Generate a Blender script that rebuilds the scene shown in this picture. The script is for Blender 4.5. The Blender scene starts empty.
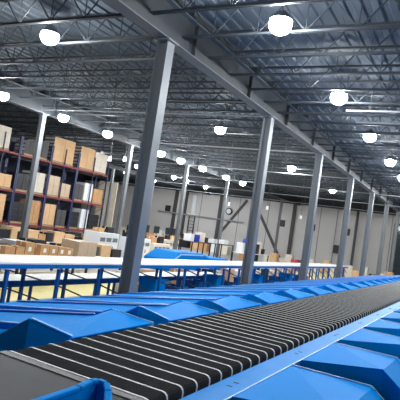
import bpy, bmesh, math, random
from mathutils import Vector, Matrix
random.seed(7)
scene = bpy.context.scene
C = scene.collection

# ---------------------------------------------------------------- camera
H = 2.95
FPX = 518.0
rows = ((0.872, -0.106, 0.477), (0.466, -0.115, -0.877), (0.148, 0.988, -0.051))
def _cam_axes():
    # viewing direction 28.5 deg left of the belt direction (+Y), 2.9 deg up, rolled 8.5 deg
    yd = Vector((475-200, -(268-200), -FPX)).normalized()
    xd = -Vector((-750-200, -(84-200), -FPX)).normalized()
    xd = (xd - xd.dot(yd)*yd).normalized()
    zd = xd.cross(yd)
    return Matrix((xd, yd, zd))
cam_d = bpy.data.cameras.new('camera')
cam = bpy.data.objects.new('camera', cam_d)
C.objects.link(cam)
cam.matrix_world = Matrix.Translation((0, 0, H)) @ _cam_axes().to_4x4()
cam_d.sensor_width = 36.0
cam_d.lens = 36.0*FPX/400.0
cam_d.clip_end = 300
scene.camera = cam

# ---------------------------------------------------------------- world, exposure
w = bpy.data.worlds.new('world'); scene.world = w; w.use_nodes = True
w.node_tree.nodes['Background'].inputs[0].default_value = (0.55, 0.7, 1.0, 1)
w.node_tree.nodes['Background'].inputs[1].default_value = 0.4
scene.view_settings.view_transform = 'Standard'
scene.view_settings.look = 'None'
scene.view_settings.gamma = 1.0
scene.view_settings.use_curve_mapping = False
scene.view_settings.exposure = 0.0
LAMP_W = 2.75e2      # emission strength of a high-bay lens

# ---------------------------------------------------------------- materials
def mat(name, col, rough=0.5, metal=0.0, var=0.0, scale=3.0, bump=0.0, emit=None, es=0.0, coat=0.0, spec=None):
    m = bpy.data.materials.new(name); m.use_nodes = True
    nt = m.node_tree; b = nt.nodes['Principled BSDF']
    b.inputs['Base Color'].default_value = (*col, 1)
    b.inputs['Roughness'].default_value = rough
    b.inputs['Metallic'].default_value = metal
    if spec is not None: b.inputs['Specular IOR Level'].default_value = spec
    if coat: b.inputs['Coat Weight'].default_value = coat; b.inputs['Coat Roughness'].default_value = 0.15
    if var or bump:
        tc = nt.nodes.new('ShaderNodeTexCoord')
        no = nt.nodes.new('ShaderNodeTexNoise'); no.inputs['Scale'].default_value = scale
        no.inputs['Detail'].default_value = 6
        nt.links.new(tc.outputs['Object'], no.inputs['Vector'])
        if var:
            mx = nt.nodes.new('ShaderNodeMix'); mx.data_type = 'RGBA'
            mx.inputs[6].default_value = (*[max(0, c*(1-var)) for c in col], 1)
            mx.inputs[7].default_value = (*[min(1, c*(1+var)) for c in col], 1)
            nt.links.new(no.outputs['Fac'], mx.inputs[0])
            nt.links.new(mx.outputs[2], b.inputs['Base Color'])
        if bump:
            bp = nt.nodes.new('ShaderNodeBump'); bp.inputs['Strength'].default_value = bump
            nt.links.new(no.outputs['Fac'], bp.inputs['Height'])
            nt.links.new(bp.outputs['Normal'], b.inputs['Normal'])
    if emit:
        b.inputs['Emission Color'].default_value = (*emit, 1)
        b.inputs['Emission Strength'].default_value = es
    return m
def stripes(name, c1, c2, axis, period, duty=0.5, rough=0.7):
    m = bpy.data.materials.new(name); m.use_nodes = True
    nt = m.node_tree; b = nt.nodes['Principled BSDF']; b.inputs['Roughness'].default_value = rough
    tc = nt.nodes.new('ShaderNodeTexCoord'); sp = nt.nodes.new('ShaderNodeSeparateXYZ')
    nt.links.new(tc.outputs['Object'], sp.inputs[0])
    md = nt.nodes.new('ShaderNodeMath'); md.operation = 'PINGPONG'; md.inputs[1].default_value = period/2
    nt.links.new(sp.outputs[axis], md.inputs[0])
    gt = nt.nodes.new('ShaderNodeMath'); gt.operation = 'GREATER_THAN'; gt.inputs[1].default_value = period/2*duty
    nt.links.new(md.outputs[0], gt.inputs[0])
    mx = nt.nodes.new('ShaderNodeMix'); mx.data_type = 'RGBA'
    mx.inputs[6].default_value = (*c1, 1); mx.inputs[7].default_value = (*c2, 1)
    nt.links.new(gt.outputs[0], mx.inputs[0]); nt.links.new(mx.outputs[2], b.inputs['Base Color'])
    return m
M = dict(
    blue=mat('blue_paint', (0.0, 0.255, 0.76), 0.55, 0.0, 0.06, 1.5, spec=0.03),
    blue_edge=mat('highlight_blue_edge', (0.50, 0.72, 0.92), 0.4, 0.0, 0.15, 6),  # pale tone paints in the highlight along chute flanges and dividers
    blue_rail=mat('scuffed_blue_rail', (0.004, 0.25, 0.71), 0.45, 0.0, 0.15, 4, spec=0.06),
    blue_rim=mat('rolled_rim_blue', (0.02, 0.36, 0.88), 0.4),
    blue_table=mat('table_frame_blue', (0.0, 0.15, 0.46), 0.5, spec=0.1),
    blue_dark=mat('dark_blue_paint', (0.003, 0.11, 0.40), 0.45, spec=0.25),
    belt=mat('black_carrier', (0.032, 0.032, 0.033), 0.6, 0.0, 0.35, 9, bump=0.05, spec=0.0),
    strap=mat('white_gap_strip', (0.85, 0.85, 0.82), 0.45, 0.0, 0.1, 10),
    plate=mat('charcoal_cover', (0.045, 0.047, 0.05), 0.55, 0.0, 0.4, 2.5, bump=0.05, spec=0.12),
    band=mat('grey_band', (0.12, 0.115, 0.11), 0.55, 0.0, 0.2, 5),
    black=mat('black_metal', (0.012, 0.012, 0.016), 0.5),
    steel=mat('grey_column_paint', (0.17, 0.18, 0.19), 0.42, 0.0, 0.08, 2),
    girder=mat('girder_paint', (0.024, 0.029, 0.034), 0.6, 0.0, 0.1, 2),
    joist=mat('joist_paint', (0.03, 0.037, 0.045), 0.6, 0.0, 0.1, 2),
    flange=mat('girder_flange_paint', (0.09, 0.10, 0.115), 0.55),
    galv=mat('galvanised_pipe', (0.32, 0.33, 0.34), 0.6, 0.0),
    wall=mat('wall_paint', (0.60, 0.575, 0.555), 0.8, 0.0, 0.07, 0.4),
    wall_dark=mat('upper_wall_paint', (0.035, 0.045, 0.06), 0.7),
    beige=mat('beige_panel', (0.72, 0.62, 0.48), 0.8, 0.0, 0.05, 0.5),
    pier=mat('wall_pier_steel', (0.07, 0.065, 0.065), 0.6),
    floor=mat('concrete', (0.42, 0.41, 0.39), 0.35, 0.0, 0.12, 0.7, coat=0.1),
    yellow=mat('yellow_floor_strip', (0.92, 0.80, 0.36), 0.6),  # even pale yellow for the long strip on the floor
    white=mat('white_laminate', (0.88, 0.84, 0.77), 0.45, 0.0, 0.05, 2),
    whitep=mat('white_plastic', (0.80, 0.81, 0.82), 0.5),
    kraft=mat('kraft_card', (0.56, 0.31, 0.14), 0.8, 0.0, 0.2, 4),
    kraft2=mat('light_card', (0.74, 0.47, 0.25), 0.8, 0.0, 0.15, 3),
    pale=mat('pale_card', (0.78, 0.70, 0.58), 0.8, 0.0, 0.1, 3),
    wrap=mat('wrapped_card', (0.60, 0.44, 0.30), 0.35, 0.0, 0.25, 6, coat=0.4),
    tape=mat('packing_tape', (0.80, 0.72, 0.58), 0.35),
    label=mat('white_paper', (0.85, 0.85, 0.83), 0.6),
    wood=mat('pallet_wood', (0.42, 0.29, 0.17), 0.8, 0.0, 0.2, 6),
    rackblue=mat('rack_upright_paint', (0.02, 0.03, 0.10), 0.45),
    rackred=mat('rack_beam_paint', (0.22, 0.022, 0.025), 0.5),
    purple=mat('blue_violet_tarp', (0.02, 0.035, 0.42), 0.6, 0.0, 0.2, 5),
    red=mat('red_plastic', (0.65, 0.04, 0.06), 0.5),
    green=mat('green_plastic', (0.05, 0.40, 0.16), 0.5),
    housing=mat('lamp_housing', (0.25, 0.26, 0.28), 0.4, 0.4),
    lens=mat('lamp_lens', (0.9, 0.95, 1.0), 0.3, emit=(0.93, 0.97, 1.0), es=LAMP_W),
    glass=mat('dim_glazing', (0.03, 0.05, 0.06), 0.1),
    bars=stripes('stacked_layers', (0.12, 0.11, 0.11), (0.62, 0.58, 0.54), 2, 0.26, 0.45),
)
def deck_mat():
    m = bpy.data.materials.new('roof_deck'); m.use_nodes = True
    nt = m.node_tree; b = nt.nodes['Principled BSDF']; b.inputs['Roughness'].default_value = 0.75; b.inputs['Specular IOR Level'].default_value = 0.2
    tc = nt.nodes.new('ShaderNodeTexCoord')
    no = nt.nodes.new('ShaderNodeTexNoise'); no.inputs['Scale'].default_value = 0.6
    nt.links.new(tc.outputs['Object'], no.inputs['Vector'])
    mx = nt.nodes.new('ShaderNodeMix'); mx.data_type = 'RGBA'
    mx.inputs[6].default_value = (0.08, 0.098, 0.115, 1); mx.inputs[7].default_value = (0.12, 0.14, 0.165, 1)
    nt.links.new(no.outputs['Fac'], mx.inputs[0]); nt.links.new(mx.outputs[2], b.inputs['Base Color'])
    return m
M['deck'] = deck_mat()

# ---------------------------------------------------------------- mesh builder
class MB:
    def __init__(s): s.v = []; s.f = []; s.mi = []; s.cur = 0
    def face(s, idx): s.f.append(idx); s.mi.append(s.cur)
    def box(s, x0, y0, z0, x1, y1, z1):
        if x0 > x1: x0, x1 = x1, x0
        if y0 > y1: y0, y1 = y1, y0
        if z0 > z1: z0, z1 = z1, z0
        n = len(s.v)
        s.v += [(x0,y0,z0),(x1,y0,z0),(x1,y1,z0),(x0,y1,z0),(x0,y0,z1),(x1,y0,z1),(x1,y1,z1),(x0,y1,z1)]
        for f in ((0,3,2,1),(4,5,6,7),(0,1,5,4),(1,2,6,5),(2,3,7,6),(3,0,4,7)): s.face([n+i for i in f])
        return s
    def tube(s, a, b, r, n=8, r2=None, cap=True):
        a = Vector(a); b = Vector(b); d = (b-a).normalized()
        u = d.orthogonal().normalized(); v = d.cross(u); k = len(s.v)
        r2 = r if r2 is None else r2
        for p, rr in ((a, r), (b, r2)):
            for i in range(n):
                t = 2*math.pi*i/n
                s.v.append(tuple(p+u*rr*math.cos(t)+v*rr*math.sin(t)))
        for i in range(n):
            j = (i+1) % n; s.face([k+i, k+j, k+n+j, k+n+i])
        if cap:
            s.face([k+i for i in reversed(range(n))]); s.face([k+n+i for i in range(n)])
        return s
    def bar(s, a, b, w, h):                          # rectangular bar between two points
        a = Vector(a); b = Vector(b); d = (b-a).normalized()
        up = Vector((0,0,1)) if abs(d.z) < 0.95 else Vector((0,1,0))
        u = d.cross(up).normalized()*w/2; v = u.cross(d).normalized()*h/2; k = len(s.v)
        for p in (a, b):
            for q in (-u-v, u-v, u+v, -u+v): s.v.append(tuple(p+q))
        for f in ((0,1,5,4),(1,2,6,5),(2,3,7,6),(3,0,4,7),(3,2,1,0),(4,5,6,7)): s.face([k+i for i in f])
        return s
    def prism(s, poly, t, axis='y'):                 # a closed outline in 3-D pushed along an axis by t
        k = len(s.v); n = len(poly)
        o = {'x': (t,0,0), 'y': (0,t,0), 'z': (0,0,t)}[axis]
        for p in poly: s.v.append(tuple(p))
        for p in poly: s.v.append((p[0]+o[0], p[1]+o[1], p[2]+o[2]))
        s.face([k+i for i in range(n)]); s.face([k+n+i for i in reversed(range(n))])
        for i in range(n):
            j = (i+1) % n; s.face([k+i, k+n+i, k+n+j, k+j])
        return s
    def build(s, name, m, parent=None, bevel=0.0, smooth=False):
        me = bpy.data.meshes.new(name); me.from_pydata(s.v, [], s.f); 
        ms = m if isinstance(m, (list, tuple)) else [m]
        for q in ms: me.materials.append(q)
        for p, i in zip(me.polygons, s.mi): p.material_index = i
        bm = bmesh.new(); bm.from_mesh(me); bmesh.ops.recalc_face_normals(bm, faces=bm.faces); bm.to_mesh(me); bm.free()
        if smooth:
            for p in me.polygons: p.use_smooth = True
        o = bpy.data.objects.new(name, me); C.objects.link(o)
        if parent: o.parent = parent
        if bevel:
            b = o.modifiers.new('bevel', 'BEVEL'); b.width = bevel; b.segments = 2; b.limit_method = 'ANGLE'
        return o
def tag(o, label=None, cat=None, group=None, kind=None):
    if label: o['label'] = label
    if cat: o['category'] = cat
    if group: o['group'] = group
    if kind: o['kind'] = kind
    return o
def thing(name, label, cat, loc=(0,0,0), rz=0.0, group=None):
    o = bpy.data.objects.new(name, None); C.objects.link(o)
    o.location = loc; o.rotation_euler = (0,0,rz); o.empty_display_size = 0.2
    return tag(o, label, cat, group)
def kids(o): return [c for c in C.objects if c.parent == o]
def copy_tree(o, parent=None):
    c = o.copy(); C.objects.link(c); c.parent = parent
    for ch in kids(o): copy_tree(ch, c)
    return c
def structure(o): o['kind'] = 'structure'; return o
ORD = ['first','second','third','fourth','fifth','sixth','seventh','eighth','ninth','tenth','eleventh','twelfth','thirteenth',
       'fourteenth','fifteenth','sixteenth','seventeenth','eighteenth','nineteenth','twentieth','twenty-first','twenty-second','twenty-third','twenty-fourth']

# ---------------------------------------------------------------- the building
WX0, WX1, WY0, WY1, ROOF = -56.0, 20.0, -14.0, 64.0, 8.75
structure(MB().box(WX0, WY0, -0.2, WX1, WY1, 0).build('floor', M['floor']))
structure(MB().box(WX0, WY1, 0, WX1, WY1+0.3, 7.62).build('wall_back', M['wall']))
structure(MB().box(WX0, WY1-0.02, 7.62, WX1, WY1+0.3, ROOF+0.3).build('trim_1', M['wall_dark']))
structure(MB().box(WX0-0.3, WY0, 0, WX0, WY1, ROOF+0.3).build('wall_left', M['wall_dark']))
structure(MB().box(WX1, WY0, 0, WX1+0.3, WY1, ROOF+0.3).build('wall_right', M['wall']))
structure(MB().box(WX0, WY0-0.3, 0, WX1, WY0, ROOF+0.3).build('wall_front', M['wall']))
structure(MB().box(-15.2, 6.0, 0.0, -11.7, 60, 0.004).build('trim_2', M['yellow']))
# corrugated deck, ribs along +Y
b = MB(); x = WX0; pts = []
while x < WX1:
    pts += [(x, ROOF), (x+0.16, ROOF), (x+0.20, ROOF+0.045), (x+0.36, ROOF+0.045)]; x += 0.40
pts.append((WX1, ROOF))
k = 0
for (xa, za) in pts:
    b.v += [(xa, WY0, za), (xa, WY1, za)]
for i in range(len(pts)-1): b.face([2*i, 2*i+1, 2*i+3, 2*i+2])
n = len(b.v)
b.box(WX0, WY0, ROOF+0.15, WX1, WY1, ROOF+0.3)
ceiling = structure(b.build('ceiling', M['deck']))

GX = [-46.3, -33.3, -20.3, -7.5, 5.5, 18.5]
for gx in GX:
    b = MB(); b.box(gx-0.02, WY0, 7.53, gx+0.02, WY1, 8.42)
    for yy in range(int(WY0)+2, int(WY1), 4): b.box(gx-0.14, yy-0.01, 7.53, gx+0.14, yy+0.01, 8.42)
    b.cur = 1
    b.box(gx-0.19, WY0, 7.50, gx+0.19, WY1, 7.53); b.box(gx-0.19, WY0, 8.42, gx+0.19, WY1, 8.45)
    b.build('girder', [M['girder'], M['flange']], ceiling)

def joist_into(b, x0, x1, y):
    zb, zt = 7.86, 8.60
    for zz, h in ((zb, 0.055), (zt, 0.06)):
        b.box(x0+0.02, y-0.055, zz, x1-0.02, y-0.015, zz+h); b.box(x0+0.02, y+0.015, zz, x1-0.02, y+0.055, zz+h)
    b.box(x0+0.0, y-0.06, 8.45, x0+0.3, y+0.06, 8.6); b.box(x1-0.3, y-0.06, 8.45, x1, y+0.06, 8.6)
    n = 10; s = (x1-x0-0.6)/n
    for i in range(n):
        a = x0+0.3+i*s
        b.bar((a, y, zt), (a+s/2, y, zb+0.03), 0.026, 0.026)
        b.bar((a+s/2, y, zb+0.03), (a+s, y, zt), 0.026, 0.026)
    for i in range(0, n):
        a = x0+0.3+(i+0.5)*s
        b.bar((a, y, zb), (a, y, zt), 0.018, 0.018)
    return b
bays = [(-7.5, 5.5), (-20.3, -7.5), (-33.3, -20.3), (-46.3, -33.3), (5.5, 18.5)]
ys = [WY0+1.15+1.52*i for i in range(51)]
cands = []
for bi, (x0, x1) in enumerate(bays):
    for y in ys: cands.append((math.hypot(min(max(0, x0), x1) if bi else 0, y-0) + (60 if y < 4 or bi == 4 else 0), bi, y))
cands.sort()
protos = {}
rest = MB()
for i, (dd, bi, y) in enumerate(cands):
    x0, x1 = bays[bi]
    if i < 98:
        if bi not in protos:
            o = joist_into(MB(), x0, x1, 0).build('joist', M['joist'], ceiling); protos[bi] = o
        else:
            o = protos[bi].copy(); C.objects.link(o); o.parent = ceiling
        o.location = (0, y, 0)
    elif bi != 4 or y < 20: joist_into(rest, x0, x1, y)
o = rest.build('joist', M['joist'], ceiling); o['kind'] = 'stuff'

# steel columns on base plates
def make_column():
    r = thing('steel_column', '', 'column')
    b = MB(); hw = 0.165
    b.box(-hw, -hw, 0.03, -hw+0.03, hw, 7.5); b.box(hw-0.03, -hw, 0.03, hw, hw, 7.5)
    b.box(-hw+0.03, -0.015, 0.03, hw-0.03, 0.015, 7.5)
    b.build('shaft', M['steel'], r)
    MB().box(-0.28, -0.28, 0, 0.28, 0.28, 0.03).build('base_plate', M['steel'], r)
    MB().box(-0.25, -0.25, 7.46, 0.25, 0.25, 7.50).build('cap_plate', M['steel'], r)
    return r
col0 = make_column(); first = True
colY = [10.75, 18.3, 25.7, 33.4, 41.1, 48.8, 56.5]
rowsC = [(-7.5, 'in the row between the blue chutes and the white-topped tables'),
         (-20.3, 'in the middle row in front of the pallet racks'),
         (-33.3, 'in the far left row behind the racks')]
for ri, (cx, ph) in enumerate(rowsC):
    for i, cy in enumerate(colY):
        if ri == 2 and i < 4: continue
        if ri: cy = (11.5, 19.2, 27.0, 34.5, 42.0, 49.5, 57.0)[i]
        o = col0 if first else copy_tree(col0); first = False
        o.location = (cx, cy, 0)
        if ri: o.scale = (0.75, 0.75, 1)
        tag(o, 'grey steel I-column, %s from the camera %s' % (ORD[i if ri < 2 else i-4], ph), 'column', group='steel columns')
for cx in (5.5,):
    pass

# ---- back wall: piers, braces, louvres, pipes
for i, (px, wd) in enumerate([(-38.6, 0.45), (-31.4, 0.4), (-20.9, 0.4), (-13.0, 0.25), (-36.9, 0.35)]):
    structure(MB().box(px-wd/2, WY1-0.3, 0, px+wd/2, WY1, 7.6).build('trim_%d' % (3+i), M['pier']))
for i, px in enumerate([-45, -34.5, -28.6, -24.4, -17.5, -9.0, -4.5]):
    structure(MB().box(px-0.03, WY1-0.02, 0, px+0.03, WY1, 7.6).build('trim_%d' % (8+i), M['pier']))
for i, (xa, xb, za, zb, lab) in enumerate([(-27.6, -32.6, 7.4, 0.1, 'dark diagonal steel brace leaning left, on the back wall left of the louvre'),
                                      (-26.6, -21.8, 7.4, 0.1, 'dark diagonal steel brace leaning right, crossing the back wall beneath a louvre')]):
    o = MB().bar((xa, WY1-0.06, za), (xb, WY1-0.06, zb), 0.10, 0.36).build('diagonal_brace', M['pier'])
    tag(o, lab, 'brace', 'diagonal wall braces')
def louvre(x, z, lab):
    r = thing('wall_louvre', lab, 'vent', (x, WY1, z), 0, 'dark square louvres on the back wall')
    MB().box(-0.42, -0.14, -0.42, 0.42, 0, 0.42).build('frame', M['black'], r)
    b = MB()
    for k in range(7): b.bar((-0.36, -0.16, -0.34+k*0.112), (0.36, -0.16, -0.34+k*0.112), 0.05, 0.03)
    b.build('slats', M['pier'], r)
louvre(-39.8, 4.9, 'small dark square louvre high on the back wall behind the nearest column')
louvre(-22.4, 4.95, 'dark square louvre on the back wall beside the right-leaning brace')
louvre(-18.4, 4.95, 'dark square louvre on the back wall between the third and fourth near columns')
louvre(-14.1, 4.95, 'dark square louvre farthest right on the back wall')
# floodlight on wall
r = thing('wall_floodlight', 'round white-faced lamp in a black housing on the back wall left of the brace', 'light', (-30.0, WY1, 5.6))
MB().tube((0, 0, 0), (0, -0.30, 0), 0.48, 16).build('housing', M['black'], r)
MB().tube((0, -0.30, 0), (0, -0.34, 0), 0.34, 16).build('lens', M['whitep'], r)
# conduits
o = MB().tube((-41.2, WY1-0.4, 4.35), (-27.6, WY1-0.4, 4.35), 0.10).build('wall_pipe', M['galv'])
for px in (-41, -37.6, -34, -31, -28): pass
tag(o, 'long thin pale pipe running level across the back wall above the workbenches', 'pipe')
r = thing('wall_ladder', 'dark steel ladder at the foot of the white duct on the back wall', 'ladder', (-35.5, WY1-0.30, 0))
for s in (-1, 1): MB().bar((s*0.45, 0, 0), (s*0.45, 0, 4.4), 0.1, 0.1).build('side_rail', M['black'], r)
for k in range(9): MB().bar((-0.45, 0, 0.4+k*0.45), (0.45, 0, 0.4+k*0.45), 0.06, 0.06).build('rung', M['black'], r)
r = thing('wall_duct', 'tall narrow white duct standing against the back wall above the ladder', 'duct', (-35.5, WY1, 0))
MB().box(-0.3, -0.26, 4.5, 0.3, 0, 7.3).build('duct_body', M['whitep'], r)
MB().box(-0.75, -0.4, 4.35, 0.75, 0, 4.6).build('duct_foot', M['whitep'], r)
r = thing('wall_cabinet', 'black electrical box on a pole before the back wall', 'electrical box', (-14.9, WY1-0.2, 0))
MB().box(-0.4, -0.3, 2.2, 0.4, 0.0, 3.2).build('enclosure', M['black'], r)
MB().box(-0.5, -0.1, 0, -0.42, 0.0, 7.5).build('conduit', M['steel'], r)
# framed opening at far right
door = structure(MB().box(-8.6, WY1-0.05, 0.0, -6.4, WY1, 6.6).build('door_1', M['glass']))
b = MB()
for xx in (-8.6, -6.5): b.box(xx-0.12, WY1-0.3, 0, xx+0.12, WY1, 6.7)
for zz in (1.5, 2.9, 4.3, 5.5, 6.6): b.box(-8.6, WY1-0.25, zz-0.1, -6.4, WY1, zz+0.1)
structure(b.build('door_frame', M['black'], door))
# beige partition at left end of the back wall
structure(MB().box(-45.6, 55, 0, -42.6, 55.2, 7.1).build('wall_partition', M['beige']))

# ---- sprinkler pipes under the joists
pj = [(18.9, -20.1, -7.8, 7.66, 'crossing above the nearest column'),
      (26.4, -20.0, -7.8, 7.66, 'above the second column of the near row'),
      (34.1, -30.0, -7.8, 7.5, 'above the third column of the near row'),
      (41.8, -30.0, -1.0, 7.5, 'above the fourth column of the near row'),
      (49.6, -34.0, -1.0, 7.4, 'above the fifth column of the near row'),
      (57.0, -44.0, -1.0, 7.3, 'nearest the back wall'),
      (19.5, -4.5, -1.5, 7.7, 'short, above the conveyor'), (17.85, -4.5, -1.5, 7.7, 'short and nearest, above the conveyor')]
for (y, xa, xb, z, ph) in pj:
    r = thing('sprinkler_pipe', 'thin pale sprinkler pipe hung below the joists, ' + ph, 'pipe', ((xa+xb)/2, y, z), 0, 'sprinkler pipes')
    L = (xb-xa)/2
    MB().tube((-L, 0, 0), (L, 0, 0), 0.032, 8).build('pipe_run', M['galv'], r)
    q = -L+0.8
    while q < L: MB().tube((q, 0, 0.03), (q, 0, 8.62-z), 0.012, 5).build('hanger_rod', M['steel'], r); q += 3.2

# ---- high-bay lamps
def make_lamp():
    r = thing('high_bay_lamp', '', 'lamp')
    b = MB(); b.tube((0,0,0.0), (0,0,0.12), 0.27, 20, 0.20); b.tube((0,0,0.12), (0,0,0.22), 0.12, 16, 0.10)
    b.build('housing', M['housing'], r)
    b = MB(); rr = [0.24, 0.265, 0.255, 0.21, 0.13, 0.03]; zz = [0.0, -0.08, -0.16, -0.24, -0.30, -0.32]
    for q, z in zip(rr, zz):
        for i in range(20): b.v.append((q*math.cos(math.pi*i/10), q*math.sin(math.pi*i/10), z))
    for k in range(5):
        for i in range(20): j = (i+1) % 20; b.face([k*20+i, k*20+j, k*20+20+j, k*20+20+i])
    b.face(list(range(100, 120))); b.face(list(range(20)))
    b.build('lens', M['lens'], r, smooth=True)
    MB().tube((0,0,0.12), (0,0,ROOF-7.90), 0.01, 5).build('suspension_cord', M['black'], r)
    return r
lamp0 = make_lamp()
LR = [(-5.1, [12.3, 18.9, 25.4, 32.2, 38.4, 45.0, 51.5, 58.0, 5.8], 'in the row left of the conveyor'),
      (-13.2, [12.2, 25.4, 38.2, 51.4], 'in the row behind the near columns'),
      (-23.7, [19.3, 24.1, 28.6, 35.7, 39.0, 43.2, 48.5, 52.9], 'in the row before the racks'),
      (-33.3, [53.8, 56.9, 62.3, 46.0, 38.0], 'in the row beyond the pallet racks'),
      (-41.0, [54.4, 57.5, 61.0, 46.5], 'in the farthest left row'),
      (3.2, [5.8, 18.9, 32.0, 45.0], 'in the unseen added row right of the conveyor'),  # continues the lamp grid out of view, added for its light
      (11.0, [12.0, 30.0], 'in the unseen added row nearest the right wall')]  # unseen row too, added to light the hall
first = True
for (lx, Ys, ph) in LR:
    for i, ly in enumerate(sorted(Ys)):
        o = lamp0 if first else copy_tree(lamp0); first = False
        k, lz = (0.798, 7.45) if lx == -23.7 else (0.881, 7.90)      # the row before the racks hangs lower
        o.location = (lx*k, ly*k, lz)
        for ch in kids(o):
            if ch.name.startswith('suspension'): ch.scale.z = (ROOF-lz)/(ROOF-7.90)
        tag(o, 'high-bay lamp, %s from the front %s' % (ORD[i], ph), 'lamp', 'high-bay lamps')

# hanging drop cords with sockets
d0 = None
for i, (x, y, z, ph) in enumerate([(-18.2, 38.5, 5.0, 'left of the second column'), (-16.3, 40.2, 5.3, 'right of the second column'),
                               (-15.8, 41.0, 5.2, 'farther right of the second column'), (-13.6, 43.5, 4.9, 'near the third column'),
                               (-18.35, 24.0, 6.03, 'beside the nearest column'), (-19.43, 24.0, 5.96, 'right of the racks')]):
    r = thing('hanging_socket', 'small white socket hanging from the roof on a cord, ' + ph, 'socket', (x, y, z), 0, 'hanging sockets')
    MB().tube((0,0,0.3), (0,0,ROOF-z), 0.015, 6).build('cord', M['black'], r)
    MB().tube((0,0,0.0), (0,0,0.3), 0.12, 10, 0.08).build('socket_body', M['whitep'], r)

# ---------------------------------------------------------------- the sorter
BX0, BX1, BZ, P = -3.07, -1.73, 1.80, 0.215
SY0, SY1 = 2.93, 61.0
def make_slat_profile(x0, x1, zt, drop, rad):
    pts = []
    for a in (90, 60, 30, 0): pts.append((x1-rad+rad*math.cos(math.radians(a)), zt-rad+rad*math.sin(math.radians(a))))
    pts.append((x1, zt-drop)); pts.append((x0, zt-drop))
    for a in (180, 150, 120, 90): pts.append((x0+rad+rad*math.cos(math.radians(a)), zt-rad+rad*math.sin(math.radians(a))))
    return pts
sorter = thing('sorter_conveyor', 'long black slat sorter conveyor with white strips between slats and a blue side rail', 'conveyor', (0, 0, 0))
b = MB(); b.box(-2.95, 0.9, 1.25, -1.85, 62, 1.66)
b.build('track_bed', M['black'], sorter)
b = MB(); b.box(BX1+0.035, 0.9, 1.64, -1.46, 62, 1.745); b.box(BX0-0.09, 0.9, 1.5, BX0-0.03, 62, 1.745)
rail = b.build('side_rail', M['blue_rail'], sorter)
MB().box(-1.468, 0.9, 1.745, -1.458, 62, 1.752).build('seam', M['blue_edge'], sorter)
for i in range(7):
    y = 1.5+i*1.75
    for dx in (0, 0.16):
        MB().box(-1.61, y+0.6+dx*0.8, 1.745, -1.565, y+0.614+dx*0.8, 1.749).build('rail_slot', M['black'], rail)
i = 0
for y in [1.2+2.9*i for i in range(21)]:
    for x in (-2.85, -1.95):
        MB().box(x-0.05, y-0.05, 0, x+0.05, y+0.05, 1.25).build('leg', M['blue_dark'], sorter)
# cover plate ahead of the first strip
b = MB(); b.prism([(BX0, 0.9, 1.66), (BX1, 0.9, 1.66), (BX1, 0.9, 1.79), (BX0, 0.9, 1.79)], 1.94, 'y')
b.build('cover_plate', M['plate'], sorter)
MB().box(BX0+0.01, 2.84, 1.70, BX1-0.01, 2.915, 1.797).build('cover_edge_band', M['band'], sorter)
def carrier_into(b, sb, y):
    pr = make_slat_profile(BX0+0.006, BX1-0.004, BZ-0.004, 0.125, 0.045)
    b.prism([(x, y+0.008, z) for x, z in pr], P-0.016, 'y')
    pr = make_slat_profile(BX0, BX1, BZ, 0.11, 0.045)
    sb.prism([(x, y-0.008, z) for x, z in pr], 0.016, 'y')
b, sb = MB(), MB(); carrier_into(b, sb, 0)
c0 = b.build('carrier_slat', M['belt'], sorter)
s0 = sb.build('gap_strip', M['strap'], c0)
for k in range(int((SY1-SY0)/P)):
    y = SY0+k*P
    if k < 98:
        if k: 
            c = c0.copy(); C.objects.link(c); c.parent = sorter
            s = s0.copy(); C.objects.link(s); s.parent = c
        else: c = c0
        c.location = (0, y, 0)
    else:
        if k == 98: b, sb = MB(), MB()
        carrier_into(b, sb, y)
o = b.build('carrier_slat', M['belt'], sorter); o['kind'] = 'stuff'
o = sb.build('gap_strip', M['strap'], sorter); o['kind'] = 'stuff'

# ---- chutes
CP = 1.72
def sheet(b, poly, t=0.012):
    b.prism([(x, y, z-t) for x, y, z in poly], t, 'z')
def right_chute():
    r = thing('chute_right', '', 'chute'); r.name = 'sorting_chute'
    g = 0.02; Yf = CP-g
    A, Bq, Cc, D = (-1.455, 0.31, 1.750), (-1.455, Yf, 1.745), (-0.64, 0.12, 1.895), (-0.70, Yf, 1.745)
    C2, D2 = (0.30, 0.12, 1.15), (0.24, Yf, 0.99)
    b = MB(); sheet(b, [A, Bq, Cc]); sheet(b, [Bq, D, Cc]); sheet(b, [Cc, D, D2, C2])
    b.build('slide_deck', M['blue'], r)
    b = MB(); b.prism([(-1.455, 0.28, 1.755), (-0.64, 0.09, 1.905), (-0.64, 0.09, 1.55), (-1.455, 0.28, 1.60)], 0.03, 'y')
    b.prism([(-0.64, 0.09, 1.905), (0.30, 0.09, 1.16), (0.30, 0.09, 0.85), (-0.64, 0.09, 1.55)], 0.03, 'y')
    b.build('side_wall', M['blue'], r)
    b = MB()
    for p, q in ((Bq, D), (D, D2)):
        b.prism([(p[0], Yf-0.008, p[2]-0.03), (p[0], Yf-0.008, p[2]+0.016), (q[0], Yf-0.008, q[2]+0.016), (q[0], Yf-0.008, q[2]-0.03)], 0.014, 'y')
    b.build('highlight_flange', M['blue_edge'], r)  # pale strip stands in for the glint on the far edge
    for yy in (0.1, Yf-0.1):
        MB().box(0.12, yy-0.03, 0, 0.18, yy+0.03, 1.05).build('leg', M['blue_dark'], r)
    return r
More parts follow.
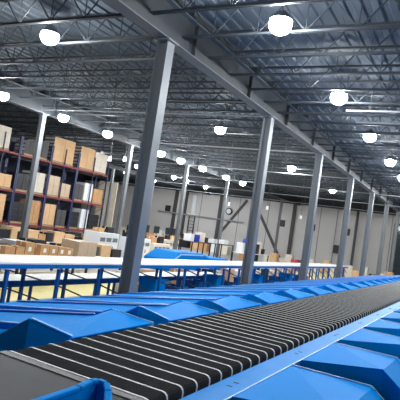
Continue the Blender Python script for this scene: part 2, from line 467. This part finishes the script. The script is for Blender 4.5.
def left_chute():
    r = thing('sorting_chute', '', 'chute')
    g = 0.02; Yf = CP-g
    X0 = BX0-0.10
    B0, B1, D, N = (X0, 0.29, 1.765), (X0, Yf-0.05, 1.775), (-3.80, Yf, 1.80), (-3.42, 0.04, 1.73)
    D2, N2 = (-4.05, Yf, 1.675), (-4.25, 0.04, 1.36)
    E0, E1 = (-7.2, 0.04, 1.03), (-7.2, Yf, 1.115)
    b = MB(); sheet(b, [B0, B1, D]); sheet(b, [B0, D, N]); sheet(b, [N, D, D2]); sheet(b, [N, D2, N2])
    sheet(b, [N2, D2, E1]); sheet(b, [N2, E1, E0])
    b.build('slide_deck', M['blue'], r)
    b = MB(); b.prism([(X0, 0.25, 1.775), (-3.45, 0.0, 1.90), (-3.45, 0.0, 1.15), (X0, 0.25, 1.2)], 0.03, 'y')
    b.prism([(-3.45, 0, 1.90), (-4.3, 0, 1.34), (-7.2, 0, 1.04), (-7.2, 0, 0.85), (-3.45, 0, 1.15)], 0.03, 'y')
    b.build('side_wall', M['blue'], r)
    b = MB(); b.prism([(-4.1, CP*0.55, 1.60), (-7.2, CP*0.55, 1.11), (-7.2, CP*0.55, 0.85), (-4.0, CP*0.55, 1.36)], 0.03, 'y')
    b.build('lane_divider', M['blue'], r, bevel=0.008)
    b = MB()
    b.prism([(D[0], Yf-0.012, D[2]+0.008), (-4.05, Yf-0.012, 1.69), (-7.2, Yf-0.012, 1.13), (-7.2, Yf-0.012, 0.95), (-4.05, Yf-0.012, 1.35), (D[0], Yf-0.012, D[2]-0.3)], 0.012, 'y')
    b.build('far_side_wall', M['blue'], r)
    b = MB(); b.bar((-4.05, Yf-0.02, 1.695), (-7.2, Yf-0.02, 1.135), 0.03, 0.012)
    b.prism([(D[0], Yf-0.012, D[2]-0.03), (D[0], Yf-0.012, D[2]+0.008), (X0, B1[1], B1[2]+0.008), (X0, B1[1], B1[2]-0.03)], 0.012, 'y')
    b.build('highlight_flange', M['blue_edge'], r)  # edge highlight put into the colour of this strip
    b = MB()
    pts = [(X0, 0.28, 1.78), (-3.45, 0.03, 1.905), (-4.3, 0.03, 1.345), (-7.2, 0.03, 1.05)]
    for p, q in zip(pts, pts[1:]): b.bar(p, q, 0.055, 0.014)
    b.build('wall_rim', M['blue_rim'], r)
    b = MB(); b.bar((-4.1, CP*0.55+0.015, 1.605), (-7.2, CP*0.55+0.015, 1.115), 0.035, 0.012); b.build('highlight_divider_rim', M['blue_edge'], r)
    MB().box(-7.25, 0, 0.88, -7.19, Yf, 1.10).build('end_stop', M['blue'], r)
    for yy in (0.1, Yf-0.1):
        MB().box(-7.1, yy-0.03, 0, -7.04, yy+0.03, 0.92).build('leg', M['blue_dark'], r)
    return r
rc = right_chute(); lc = left_chute()
NR = 22
for k in range(NR):
    y = 3.33-CP + k*CP
    o = rc if k == 0 else copy_tree(rc)
    o.location = (0, y, 0)
    tag(o, 'blue sheet metal chute sloping away right of the belt, %s from the camera' % ORD[k], 'chute', 'chutes along the right side')
for k in range(23):
    y = 3.50 + k*CP
    o = lc if k == 0 else copy_tree(lc)
    o.location = (0, y, 0)
    tag(o, 'blue sheet metal chute sloping away left of the belt, %s from the camera' % ORD[k], 'chute', 'chutes along the left side')

# blue hood over the near end of the belt
r = thing('blue_hood', 'blue sheet metal hood with rounded rim standing on the near end of the conveyor', 'hood', (0, 0, 1.80))
path = [(-1.77, 1.0, 0.175), (-1.83, 2.30, 0.175), (-1.86, 2.44, 0.175), (-1.85, 2.50, 0.172), (-1.80, 2.51, 0.165), (-1.74, 2.46, 0.145), (-1.60, 2.28, 0.10), (-1.52, 2.2, 0.02)]
b = MB()
for p, q in zip(path, path[1:]):
    b.bar(p, q, 0.045, 0.03)
b.build('hood_rim', M['blue'], r, bevel=0.01)
b = MB(); t = 0.01
for p, q in zip(path, path[1:]):
    k = len(b.v)
    b.v += [p, q, (q[0], q[1], 0.0), (p[0], p[1], 0.0), (p[0]+t, p[1]-t, p[2]), (q[0]+t, q[1]-t, q[2]), (q[0]+t, q[1]-t, 0.0), (p[0]+t, p[1]-t, 0.0)]
    for f in ((0,1,2,3),(7,6,5,4),(0,4,5,1),(2,6,7,3)): b.face([k+i for i in f])
b.build('hood_panel', M['blue'], r)

# ---------------------------------------------------------------- white topped packing tables
TX0, TX1, TZ = -9.45, -8.25, 1.66
def packing_table(y0, y1, lab):
    r = thing('packing_table', lab, 'table', ((TX0+TX1)/2, y0, 0), 0, 'white-topped packing tables')
    hw = (TX1-TX0)/2; L = y1-y0
    MB().box(-hw, 0.01, TZ-0.035, hw, L-0.01, TZ).build('table_top', M['white'], r)
    b = MB(); b.box(hw-0.06, 0.01, TZ-0.125, hw+0.02, L-0.01, TZ-0.037); b.box(-hw, 0.01, TZ-0.155, -hw+0.06, L-0.01, TZ-0.037)
    b.box(-hw+0.06, 0.01, TZ-0.10, hw-0.06, L-0.01, TZ-0.037)
    b.build('side_rail', M['blue_table'], r)
    n = max(1, round(L/1.45))
    for i in range(n):
        yy = 0.2+i*L/n
        for xx in (-hw+0.06, hw-0.06):
            MB().box(xx-0.035, yy-0.035, 0, xx+0.035, yy+0.035, TZ-0.155).build('leg', M['blue_dark'], r)
        MB().bar((hw-0.06, yy+0.05, TZ-0.17), (hw-0.06, yy+L/n-0.15, 1.18), 0.03, 0.03).build('brace', M['black'], r)
        MB().bar((hw-0.06, yy+0.05, 1.12), (hw-0.06, yy+L/n-0.15, 0.72), 0.03, 0.03).build('brace', M['black'], r)
    return r
cuts = [4.4, 8.9, 13.3, 17.8, 22.2, 26.7, 31.0, 35.6, 39.5]
for i in range(len(cuts)-1):
    packing_table(cuts[i], cuts[i+1], 'white-topped table on blue legs behind the columns, %s from the left in its run' % ORD[i])

for i, (ya, yb) in enumerate([(6.0, 13.5), (13.6, 21.0)]):
    r = thing('low_conveyor', 'low white conveyor bed running behind the white-topped tables, %s from the left' % ORD[i], 'conveyor', (-10.1, ya, 0), 0, 'low conveyor beds')
    L = yb-ya
    MB().box(-0.42, 0, 0.93, 0.42, L, 1.0).build('bed', M['white'], r)
    MB().box(0.42, 0, 0.85, 0.47, L, 1.0).build('side_rail', M['blue_dark'], r)
    for yy in (0.3, L/2, L-0.3):
        for xx in (-0.36, 0.36): MB().box(xx-0.03, yy-0.03, 0, xx+0.03, yy+0.03, 0.93).build('leg', M['blue_dark'], r)
# blue bins under the tables
def bin_(x, y, z, sx, sy, sz, lab, m='blue', grp='blue bins under the tables'):
    r = thing('storage_bin', lab, 'bin', (x, y, z), 0, grp)
    b = MB(); t = 0.02
    b.box(-sx/2, -sy/2, 0, sx/2, sy/2, t); b.box(-sx/2, -sy/2, t, -sx/2+t, sy/2, sz); b.box(sx/2-t, -sy/2, t, sx/2, sy/2, sz)
    b.box(-sx/2+t, -sy/2, t, sx/2-t, -sy/2+t, sz); b.box(-sx/2+t, sy/2-t, t, sx/2-t, sy/2, sz)
    b.build('bin_body', M[m], r)
    b = MB(); b.box(-sx/2-.03, -sy/2-.03, sz-0.05, -sx/2, sy/2+.03, sz+.01); b.box(sx/2, -sy/2-.03, sz-0.05, sx/2+.03, sy/2+.03, sz+.01)
    b.box(-sx/2, -sy/2-.03, sz-0.05, sx/2, -sy/2, sz+.01); b.box(-sx/2, sy/2, sz-0.05, sx/2, sy/2+.03, sz+.01)
    b.build('bin_rim', M[m], r)
for i in range(12):
    y = 13.9 + i*1.45
    bin_(-8.8, y, 0.0, 0.6, 0.62, (1.15, 0.85, 1.0)[i % 3], 'open blue bin on the floor beneath the white-topped tables, %s from the left' % ORD[i], m='blue' if i % 3 == 0 else 'blue_dark')

# ---------------------------------------------------------------- pallet racks
RXF, RXB = -27.0, -28.15
LV = [1.35, 3.50, 5.95]
def rack_bay(y0, L, lab, lvs=LV, top=8.0):
    r = thing('pallet_rack', lab, 'rack', ((RXF+RXB)/2, y0, 0), 0, 'pallet rack bays')
    hw = (RXF-RXB)/2
    for s in (-1, 1):
        for yy in (0.05, L-0.05):
            MB().box(s*hw-0.05, yy-0.045, 0, s*hw+0.05, yy+0.045, top-0.9).build('upright', M['rackblue'], r)
    MB().box(hw-0.035, L*0.5-0.03, 0, hw+0.035, L*0.5+0.03, top-0.9).build('upright', M['rackblue'], r)
    for yy in (0.05, L-0.05):
        b = MB(); z = 0.3
        while z < top-1.6:
            b.bar((-hw, yy, z), (hw, yy, z+0.7), 0.03, 0.03); b.bar((hw, yy, z+0.7), (-hw, yy, z+0.75), 0.03, 0.03); z += 0.75
        b.build('frame_lacing', M['rackblue'], r)
    for lz in lvs:
        for s in (-1, 1):
            MB().box(s*hw-0.03+0.04*s, 0.05, lz-0.13, s*hw+0.03+0.04*s, L-0.05, lz).build('beam', M['rackred'], r)
        MB().box(-hw+0.04, 0.10, lz-0.05, hw-0.04, L-0.10, lz-0.015).build('deck_panel', M['pier'], r)
    return r
rackY = [18.6, 21.35, 24.1, 26.95, 29.75, 33.45]
for i in range(len(rackY)-1):
    rack_bay(rackY[i], rackY[i+1]-rackY[i]-0.02, 'tall pallet rack bay with dark uprights and red beams, %s from the left' % ORD[i])
# pallet loads: wood pallet, stacked goods, shrink cover
def pallet_load(x, y, z, sx, sy, sz, mside, lab, rows=3, endstripe=False, grp='loaded pallets on the racks'):
    r = thing('pallet_load', lab, 'pallet load', (x, y, z), 0, grp)
    b = MB()
    for xx in (-sx/2, -0.05, sx/2-0.1): b.box(xx, -sy/2, 0, xx+0.1, sy/2, 0.1)
    for k in range(6):
        yy = -sy/2+k*(sy-0.12)/5; b.box(-sx/2, yy, 0.1, sx/2, yy+0.12, 0.13)
    b.build('pallet', M['wood'], r)
    h = (sz-0.13)/rows; nc = 2
    for k in range(rows):
        for c in range(nc):
            ya = -sy/2+c*sy/nc; b = MB()
            b.box(-sx/2+0.02, ya+0.012, 0.13+k*h+0.006, sx/2-0.02, ya+sy/nc-0.012, 0.13+(k+1)*h)
            o = b.build('carton', M[mside], r)
    if endstripe:
        MB().box(-sx/2+0.03, -sy/2-0.008, 0.15, sx/2-0.03, -sy/2+0.004, sz-0.02).build('slatted_end', M['bars'], r)
    return r
cx = (RXF+RXB)/2
def fill(level, z, rows, data):
    y = None
    for i, (bay, frac0, frac1, sz, m, es) in enumerate(data):
        y0, y1 = rackY[bay]+0.13, rackY[bay+1]-0.17
        a, b2 = y0+(y1-y0)*frac0+0.02, y0+(y1-y0)*frac1-0.02
        pallet_load(cx, (a+b2)/2, z, 1.0, b2-a, sz, m, 'pallet of %s goods on the %s, %s from the left' % (CN[m], level, ORD[i]), rows, es)
CN = {'kraft': 'brown boxed', 'kraft2': 'tan boxed', 'pale': 'cream boxed', 'wrap': 'shrink-wrapped brown', 'black': 'black-wrapped', 'pier': 'dark grey', 'whitep': 'white boxed'}
fill('top rack level', LV[2], 4, [(0,0,.5,1.4,'kraft2',0), (0,.5,1,1.3,'pale',0), (1,0,.72,1.5,'pale',1), (2,.1,.45,1.0,'pier',1), (2,.5,.95,1.3,'pier',1),
     (3,0,.88,1.84,'kraft2',1), (4,0.02,.50,1.74,'kraft2',1), (4,.52,.98,1.62,'pale',0)])
fill('middle rack level', LV[1], 2, [(0,0,.5,1.5,'kraft',0), (0,.5,1,1.2,'wrap',0), (1,0,.48,1.15,'kraft',0), (1,.5,.98,.95,'kraft2',0), (2,0,.45,1.2,'black',0), (2,.5,1,1.5,'pale',1),
     (3,0,.48,1.5,'wrap',0), (3,.5,.95,1.1,'wrap',0), (4,0,.3,1.3,'pier',0), (4,.32,.62,1.5,'whitep',0), (4,.66,1,1.2,'kraft',0)])
fill('lowest rack beams', LV[0], 3, [(0,0,.5,1.7,'kraft',0), (0,.5,1,1.8,'kraft2',0), (1,0,.5,1.85,'kraft2',0), (1,.5,.9,1.8,'kraft2',0), (2,0,.5,1.4,'black',0), (2,.55,1,1.7,'kraft',0),
     (3,0,.5,1.6,'kraft2',0), (3,.52,.95,1.3,'pier',0), (4,0,.3,1.3,'black',0), (4,.34,.6,1.6,'whitep',0), (4,.64,1,1.3,'black',0)])
fill('floor beneath the racks', 0, 2, [(0,0,.5,1.1,'kraft',0), (0,.5,1,1.0,'kraft2',0), (1,0,.48,1.0,'kraft2',0), (1,.5,1,1.1,'black',0), (2,0,.48,1.0,'wrap',0), (2,.5,1,.9,'kraft',0),
     (3,0,.48,1.1,'kraft',0), (3,.5,1,.8,'black',0), (4,0,.48,1.1,'pale',0), (4,.5,1,1.0,'black',0)])

# ---------------------------------------------------------------- floor goods behind the tables
def carton(x, y, z, sx, sy, sz, m, lab, grp, lbl=False, rz=0):
    r = thing('carton', lab, 'box', (x, y, z), rz, grp)
    MB().box(-sx/2, -sy/2, 0, sx/2, sy/2, sz).build('carton_body', M[m], r)
    MB().box(-0.03, -sy/2-0.002, sz-0.12, 0.03, sy/2+0.002, sz+0.003).build('tape_strip', M['tape'], r)
    if lbl: MB().box(sx/2, -0.07, sz*0.45, sx/2+0.004, 0.07, sz*0.45+0.15).build('paper_label', M['label'], r)
    return r
def bench(x, y, sx, sy, z, lab, mt='white', ml='black', grp='workbenches behind the tables'):
    r = thing('workbench', lab, 'workbench', (x, y, 0), 0, grp)
    MB().box(-sx/2, -sy/2, z-0.05, sx/2, sy/2, z).build('bench_top', M[mt], r)
    MB().box(-sx/2+.05, -sy/2+.05, 0.3, sx/2-.05, sy/2-.05, 0.34).build('bench_shelf', M[mt], r)
    for a in (-1, 1):
        for c in (-1, 1):
            MB().box(a*(sx/2-.05)-.04, c*(sy/2-.05)-.04, 0, a*(sx/2-.05)+.04, c*(sy/2-.05)+.04, z-0.05).build('leg', M[ml], r)
    return r
# first line of benches (X about -14) carrying rows of brown cartons
GB = 'cartons lined up on the benches behind the white-topped tables'
for i, y in enumerate([11.6, 14.4]):
    bench(-14.2, y, 1.2, 2.7, 0.95, 'black-legged bench under the brown cartons, %s from the left' % ORD[i])
seq = [(12.55, .42, .38, 'kraft', 0), (13.0, .36, .40, 'kraft', 0), (13.42, .42, .56, 'kraft', 1), (14.15, .42, .50, 'kraft', 1), (14.6, .42, .48, 'kraft', 1),
       (15.05, .40, .46, 'kraft', 1), (15.46, .40, .42, 'kraft', 1)]
for i, (y, sy, sz, m, l) in enumerate(seq):
    carton(-14.0, y, 0.95, .5, sy, sz, m, 'brown carton standing on the near bench, %s from the left in its line' % ORD[i], GB, l)
carton(-13.9, 11.9, 0.95, .4, .35, .3, 'whitep', 'white box on the near bench at its left end', GB)
bench(-14.6, 18.0, 1.4, 2.4, 0.9, 'low bench under the wrapped brown bale')
r = pallet_load(-14.6, 16.95, 0.9, 1.0, 1.15, 0.72, 'wrap', 'bulky wrapped brown bale on the low bench left of the white machine', 1, grp='wrapped bales')
# white machines with panelled front
def machine(x, y, sx, sy, sz, lab, m='whitep'):
    r = thing('packing_machine', lab, 'machine', (x, y, 0), 0, 'white packing machines')
    MB().box(-sx/2, -sy/2, 0.12, sx/2, sy/2, sz).build('cabinet', M[m], r, bevel=0.02)
    n = max(2, int(sy/0.55))
    for k in range(n):
        y0 = -sy/2+0.06+k*(sy-0.12)/n
        d = MB().box(sx/2, y0, 0.3, sx/2+0.02, y0+(sy-0.12)/n-0.05, sz*0.6).build('cabinet_door', M['white'], r)
        MB().box(sx/2+0.02, y0+0.05, sz*0.42, sx/2+0.04, y0+0.10, sz*0.55).build('door_handle', M['black'], d)
        MB().box(sx/2, y0+0.04, sz*0.70, sx/2+0.012, y0+(sy-0.12)/n-0.08, sz*0.84).build('vent_slot', M['steel'], r)
    for a in (-1, 1):
        for c in (-1, 1): MB().tube((a*(sx/2-.1), c*(sy/2-.1), 0), (a*(sx/2-.1), c*(sy/2-.1), .12), .05).build('foot', M['black'], r)
    return r
machine(-20.0, 25.1, 1.2, 1.9, 1.75, 'white panelled machine cabinet left of the middle-row column')
machine(-20.0, 28.4, 1.2, 2.5, 1.60, 'white panelled machine cabinet right of the middle-row column')
machine(-20.0, 31.2, 1.2, 2.2, 1.35, 'cream machine cabinet hidden partly by the nearest column', 'pale')
machine(-22.0, 35.6, 1.2, 2.8, 1.55, 'cream machine cabinet right of the nearest column, under the monitors', 'pale')
# lower benches in front of the rack
for i, y in enumerate([18.6, 21.0, 23.4]):
    bench(-21.3, y, 1.0, 2.2, 0.85, 'bench standing in front of the pallet rack, %s from the left' % ORD[i], 'whitep')
GC = 'assorted boxes on benches before the rack'
ms = [('whitep', .5, .45, 'white'), ('black', .7, .5, 'black'), ('kraft2', .4, .55, 'tan'), ('black', .6, .45, 'black'), ('kraft2', .7, .55, 'tan'), ('kraft', .5, .4, 'brown'), ('black', .5, .5, 'black'),
      ('kraft2', .8, .6, 'tan'), ('kraft2', .8, .5, 'tan'), ('black', .6, .4, 'black')]
y = 17.7
for i, (m, sy, sz, cn) in enumerate(ms):
    carton(-21.3, y+sy/2, 0.85, .6, sy, sz, m, '%s box on the benches before the rack, %s from the left' % (cn, ORD[i]), GC); y += sy+0.08
for i, (x, y, z, s, m, cn) in enumerate([(-23.6, 21.5, 0, 1.0, 'kraft2', 'tan'), (-23.6, 23.0, 0, 1.1, 'kraft', 'brown'), (-23.6, 24.6, 0, .9, 'kraft2', 'tan'), (-23.6, 26.2, 0, 1.3, 'black', 'black'), (-23.6, 27.8, 0, 1.2, 'kraft', 'brown')]):
    carton(x, y, z, 1.0, s, 1.35-0.1*(i % 3), m, 'large %s crate on the floor at the rack foot, %s from the left' % (cn, ORD[i]), 'crates at the rack foot')
# monitors on a shelf behind the cream machine
def monitor(x, y, z, lab):
    r = thing('monitor', lab, 'monitor', (x, y, z), 0, 'black monitors on the cream bench')
    MB().box(-0.04, -0.42, 0.2, 0.04, 0.42, 0.85).build('screen_case', M['black'], r, bevel=0.01)
    MB().box(0.04, -0.36, 0.26, 0.045, 0.36, 0.79).build('screen', M['glass'], r)
    MB().box(-0.03, -0.05, 0.03, 0.03, 0.05, 0.25).build('neck', M['black'], r)
    MB().box(-0.18, -0.25, 0, 0.18, 0.25, 0.03).build('base', M['black'], r)
bench(-26.0, 41.0, 1.4, 6.4, 1.55, 'long brown-topped bench holding the black monitors', 'kraft')
for i, yy in enumerate([38.7, 40.4, 42.4, 43.6]):
    monitor(-26.0, yy, 1.55, 'black monitor on the brown-topped bench, %s from the left' % ORD[i])
# black tables with goods farther right
for i, (x, y, sy) in enumerate([(-19.5, 36.2, 3.2), (-19.5, 40.4, 3.6)]):
    bench(x, y, 1.2, sy, 1.75, 'tall black table behind the blue cover, %s from the left' % ORD[i], 'black')
GD = 'mixed goods on the far tables'
gd = [(-19.5, 35.0, 'whitep', .6, .55, 'white'), (-19.5, 35.9, 'purple', .6, .55, 'violet-blue'), (-19.5, 36.8, 'pale', .6, .75, 'cream'), (-19.5, 37.5, 'black', .4, .4, 'black'),
      (-19.5, 39.2, 'whitep', .6, .3, 'white'), (-19.5, 41.3, 'whitep', .7, .35, 'white')]
for i, (x, y, m, sy, sz, cn) in enumerate(gd):
    carton(x, y, 1.75, .6, sy, sz, m, '%s box on the tall black tables, %s from the left' % (cn, ORD[i]), GD)
# big blue covered stack behind the table
r = thing('covered_stack', 'blue tarpaulin cover with sloped ends, behind the white-topped tables', 'cover', (-12.0, 20.6, 0))
b = MB(); b.prism([(-.7,-1.6,0), (-.7,-1.6,1.35), (-.7,-0.8,1.70), (-.7,1.3,1.70), (-.7,2.0,1.52), (-.7,4.2,1.48), (-.7,4.2,0)], 1.4, 'x')
b.build('cover_sheet', M['blue'], r, bevel=0.06)
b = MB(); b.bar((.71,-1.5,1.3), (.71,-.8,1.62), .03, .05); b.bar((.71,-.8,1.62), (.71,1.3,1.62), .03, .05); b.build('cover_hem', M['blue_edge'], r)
# tarp-covered violet heap and machines right of it
bench(-18.5, 45.6, 1.3, 6.0, 1.2, 'long bench below the violet-blue tarpaulin', 'whitep')
r = thing('tarp_bundle', 'violet-blue tarpaulin bundle left of the second near column', 'bundle', (-18.5, 44.6, 1.2))
me = bpy.data.meshes.new('tarp'); bm = bmesh.new(); bmesh.ops.create_icosphere(bm, subdivisions=3, radius=1)
for v in bm.verts:
    n = 1+0.12*math.sin(v.co.x*7+v.co.y*5)*math.cos(v.co.z*6+v.co.y*3)
    v.co = Vector((v.co.x*0.6*n, v.co.y*0.95*n, max(0.0, 0.75+v.co.z*0.75*n)))
bm.to_mesh(me); bm.free(); me.materials.append(M['purple'])
o = bpy.data.objects.new('tarp', me); C.objects.link(o); o.parent = r
for i, (x, y, m, sx, sy, sz, cn) in enumerate([(-18.5, 42.95, 'whitep', .6, .6, .9, 'white'), (-18.5, 46.15, 'black', .7, .7, .9, 'black'), (-18.5, 46.95, 'pale', .6, .5, 1.1, 'cream'),
                      (-18.5, 47.9, 'black', .6, .6, .5, 'black')]):
    carton(x, y, 1.2, sx, sy, sz, m, '%s machine box beside the violet-blue tarpaulin, %s from the left' % (cn, ORD[i]), 'boxes beside the tarpaulin')
# far line of low pale goods against the wall base
mlist = ['kraft', 'pale', 'black', 'whitep', 'pale', 'kraft2', 'pale', 'pale', 'red', 'black', 'pale', 'pale', 'kraft2', 'pale', 'kraft', 'pale', 'kraft2', 'pale', 'black', 'pale', 'kraft', 'pale']
nm = {'kraft': 'brown', 'kraft2': 'tan', 'pale': 'cream', 'black': 'black', 'whitep': 'white', 'red': 'red'}
for i, m in enumerate(mlist):
    x = -23.3+i*0.80; hz = (1.3, .9, 1.4, .8, 1.0)[i % 5] if i != 8 else 1.0
    carton(x, 55.0-0.35*(i % 3), 0, .72, .9, hz, m, '%s carton in the far line of goods near the back wall, %s from the left' % (nm[m], ORD[i]), 'far line of goods')
for i in range(12):
    m = ['pale', 'black', 'kraft2', 'kraft', 'whitep', 'pale'][i % 6]
    carton(-43.5+i*1.45, 59.5-0.4*(i % 2), 0, 1.1, 1.1, (1.3, 1.7, 1.0)[i % 3], m, '%s crate by the back wall behind the monitors, %s from the left' % (nm[m], ORD[i]), 'crates by the back wall')
# goods on the shelves under the tables' far side (seen between the legs)
for i in range(16):
    y = 15.5+i*1.25
    m = ['pale', 'kraft2', 'whitep', 'kraft', 'pale', 'black'][i % 6]
    carton(-11.0, y, 0, .5, .6+.1*(i % 3), .95+.1*(i % 2), m, '%s carton on the floor behind the white-topped tables, %s from the left' % (nm[m], ORD[i]), 'cartons behind the tables')

# dark and pale crates on the floor between the near bench and the rack benches
for i, (m, h) in enumerate([('black', 1.0), ('whitep', 1.15), ('black', 1.25), ('kraft', 1.0), ('black', 1.1), ('kraft2', 1.3), ('pier', 1.1), ('kraft2', 1.2), ('black', 1.0)]):
    carton(-17.9, 15.6+i*0.98, 0, .9, .82, h, m, '%s crate on the floor between the near and rack benches, %s from the left' % ({**nm, 'pier': 'grey'}[m], ORD[i]), 'crates between the benches')
# small goods left on the machine cabinets
for i, (x, y, z, m, sy, sz) in enumerate([(-20.0, 24.7, 1.75, 'kraft', .5, .25), (-20.0, 25.6, 1.75, 'black', .6, .35), (-20.0, 27.7, 1.60, 'black', .5, .4), (-20.0, 28.7, 1.60, 'kraft2', .7, .45),
                                 (-20.0, 30.6, 1.35, 'kraft', .6, .4), (-20.0, 31.6, 1.35, 'black', .5, .5), (-22.0, 34.8, 1.55, 'kraft', .6, .3), (-22.0, 35.7, 1.55, 'black', .5, .35), (-22.0, 36.5, 1.55, 'kraft2', .6, .3)]):
    carton(x, y, z, .5, sy, sz, m, 'small %s box left on top of the machine cabinets, %s from the left' % (nm[m], ORD[i]), 'small boxes on the machines')
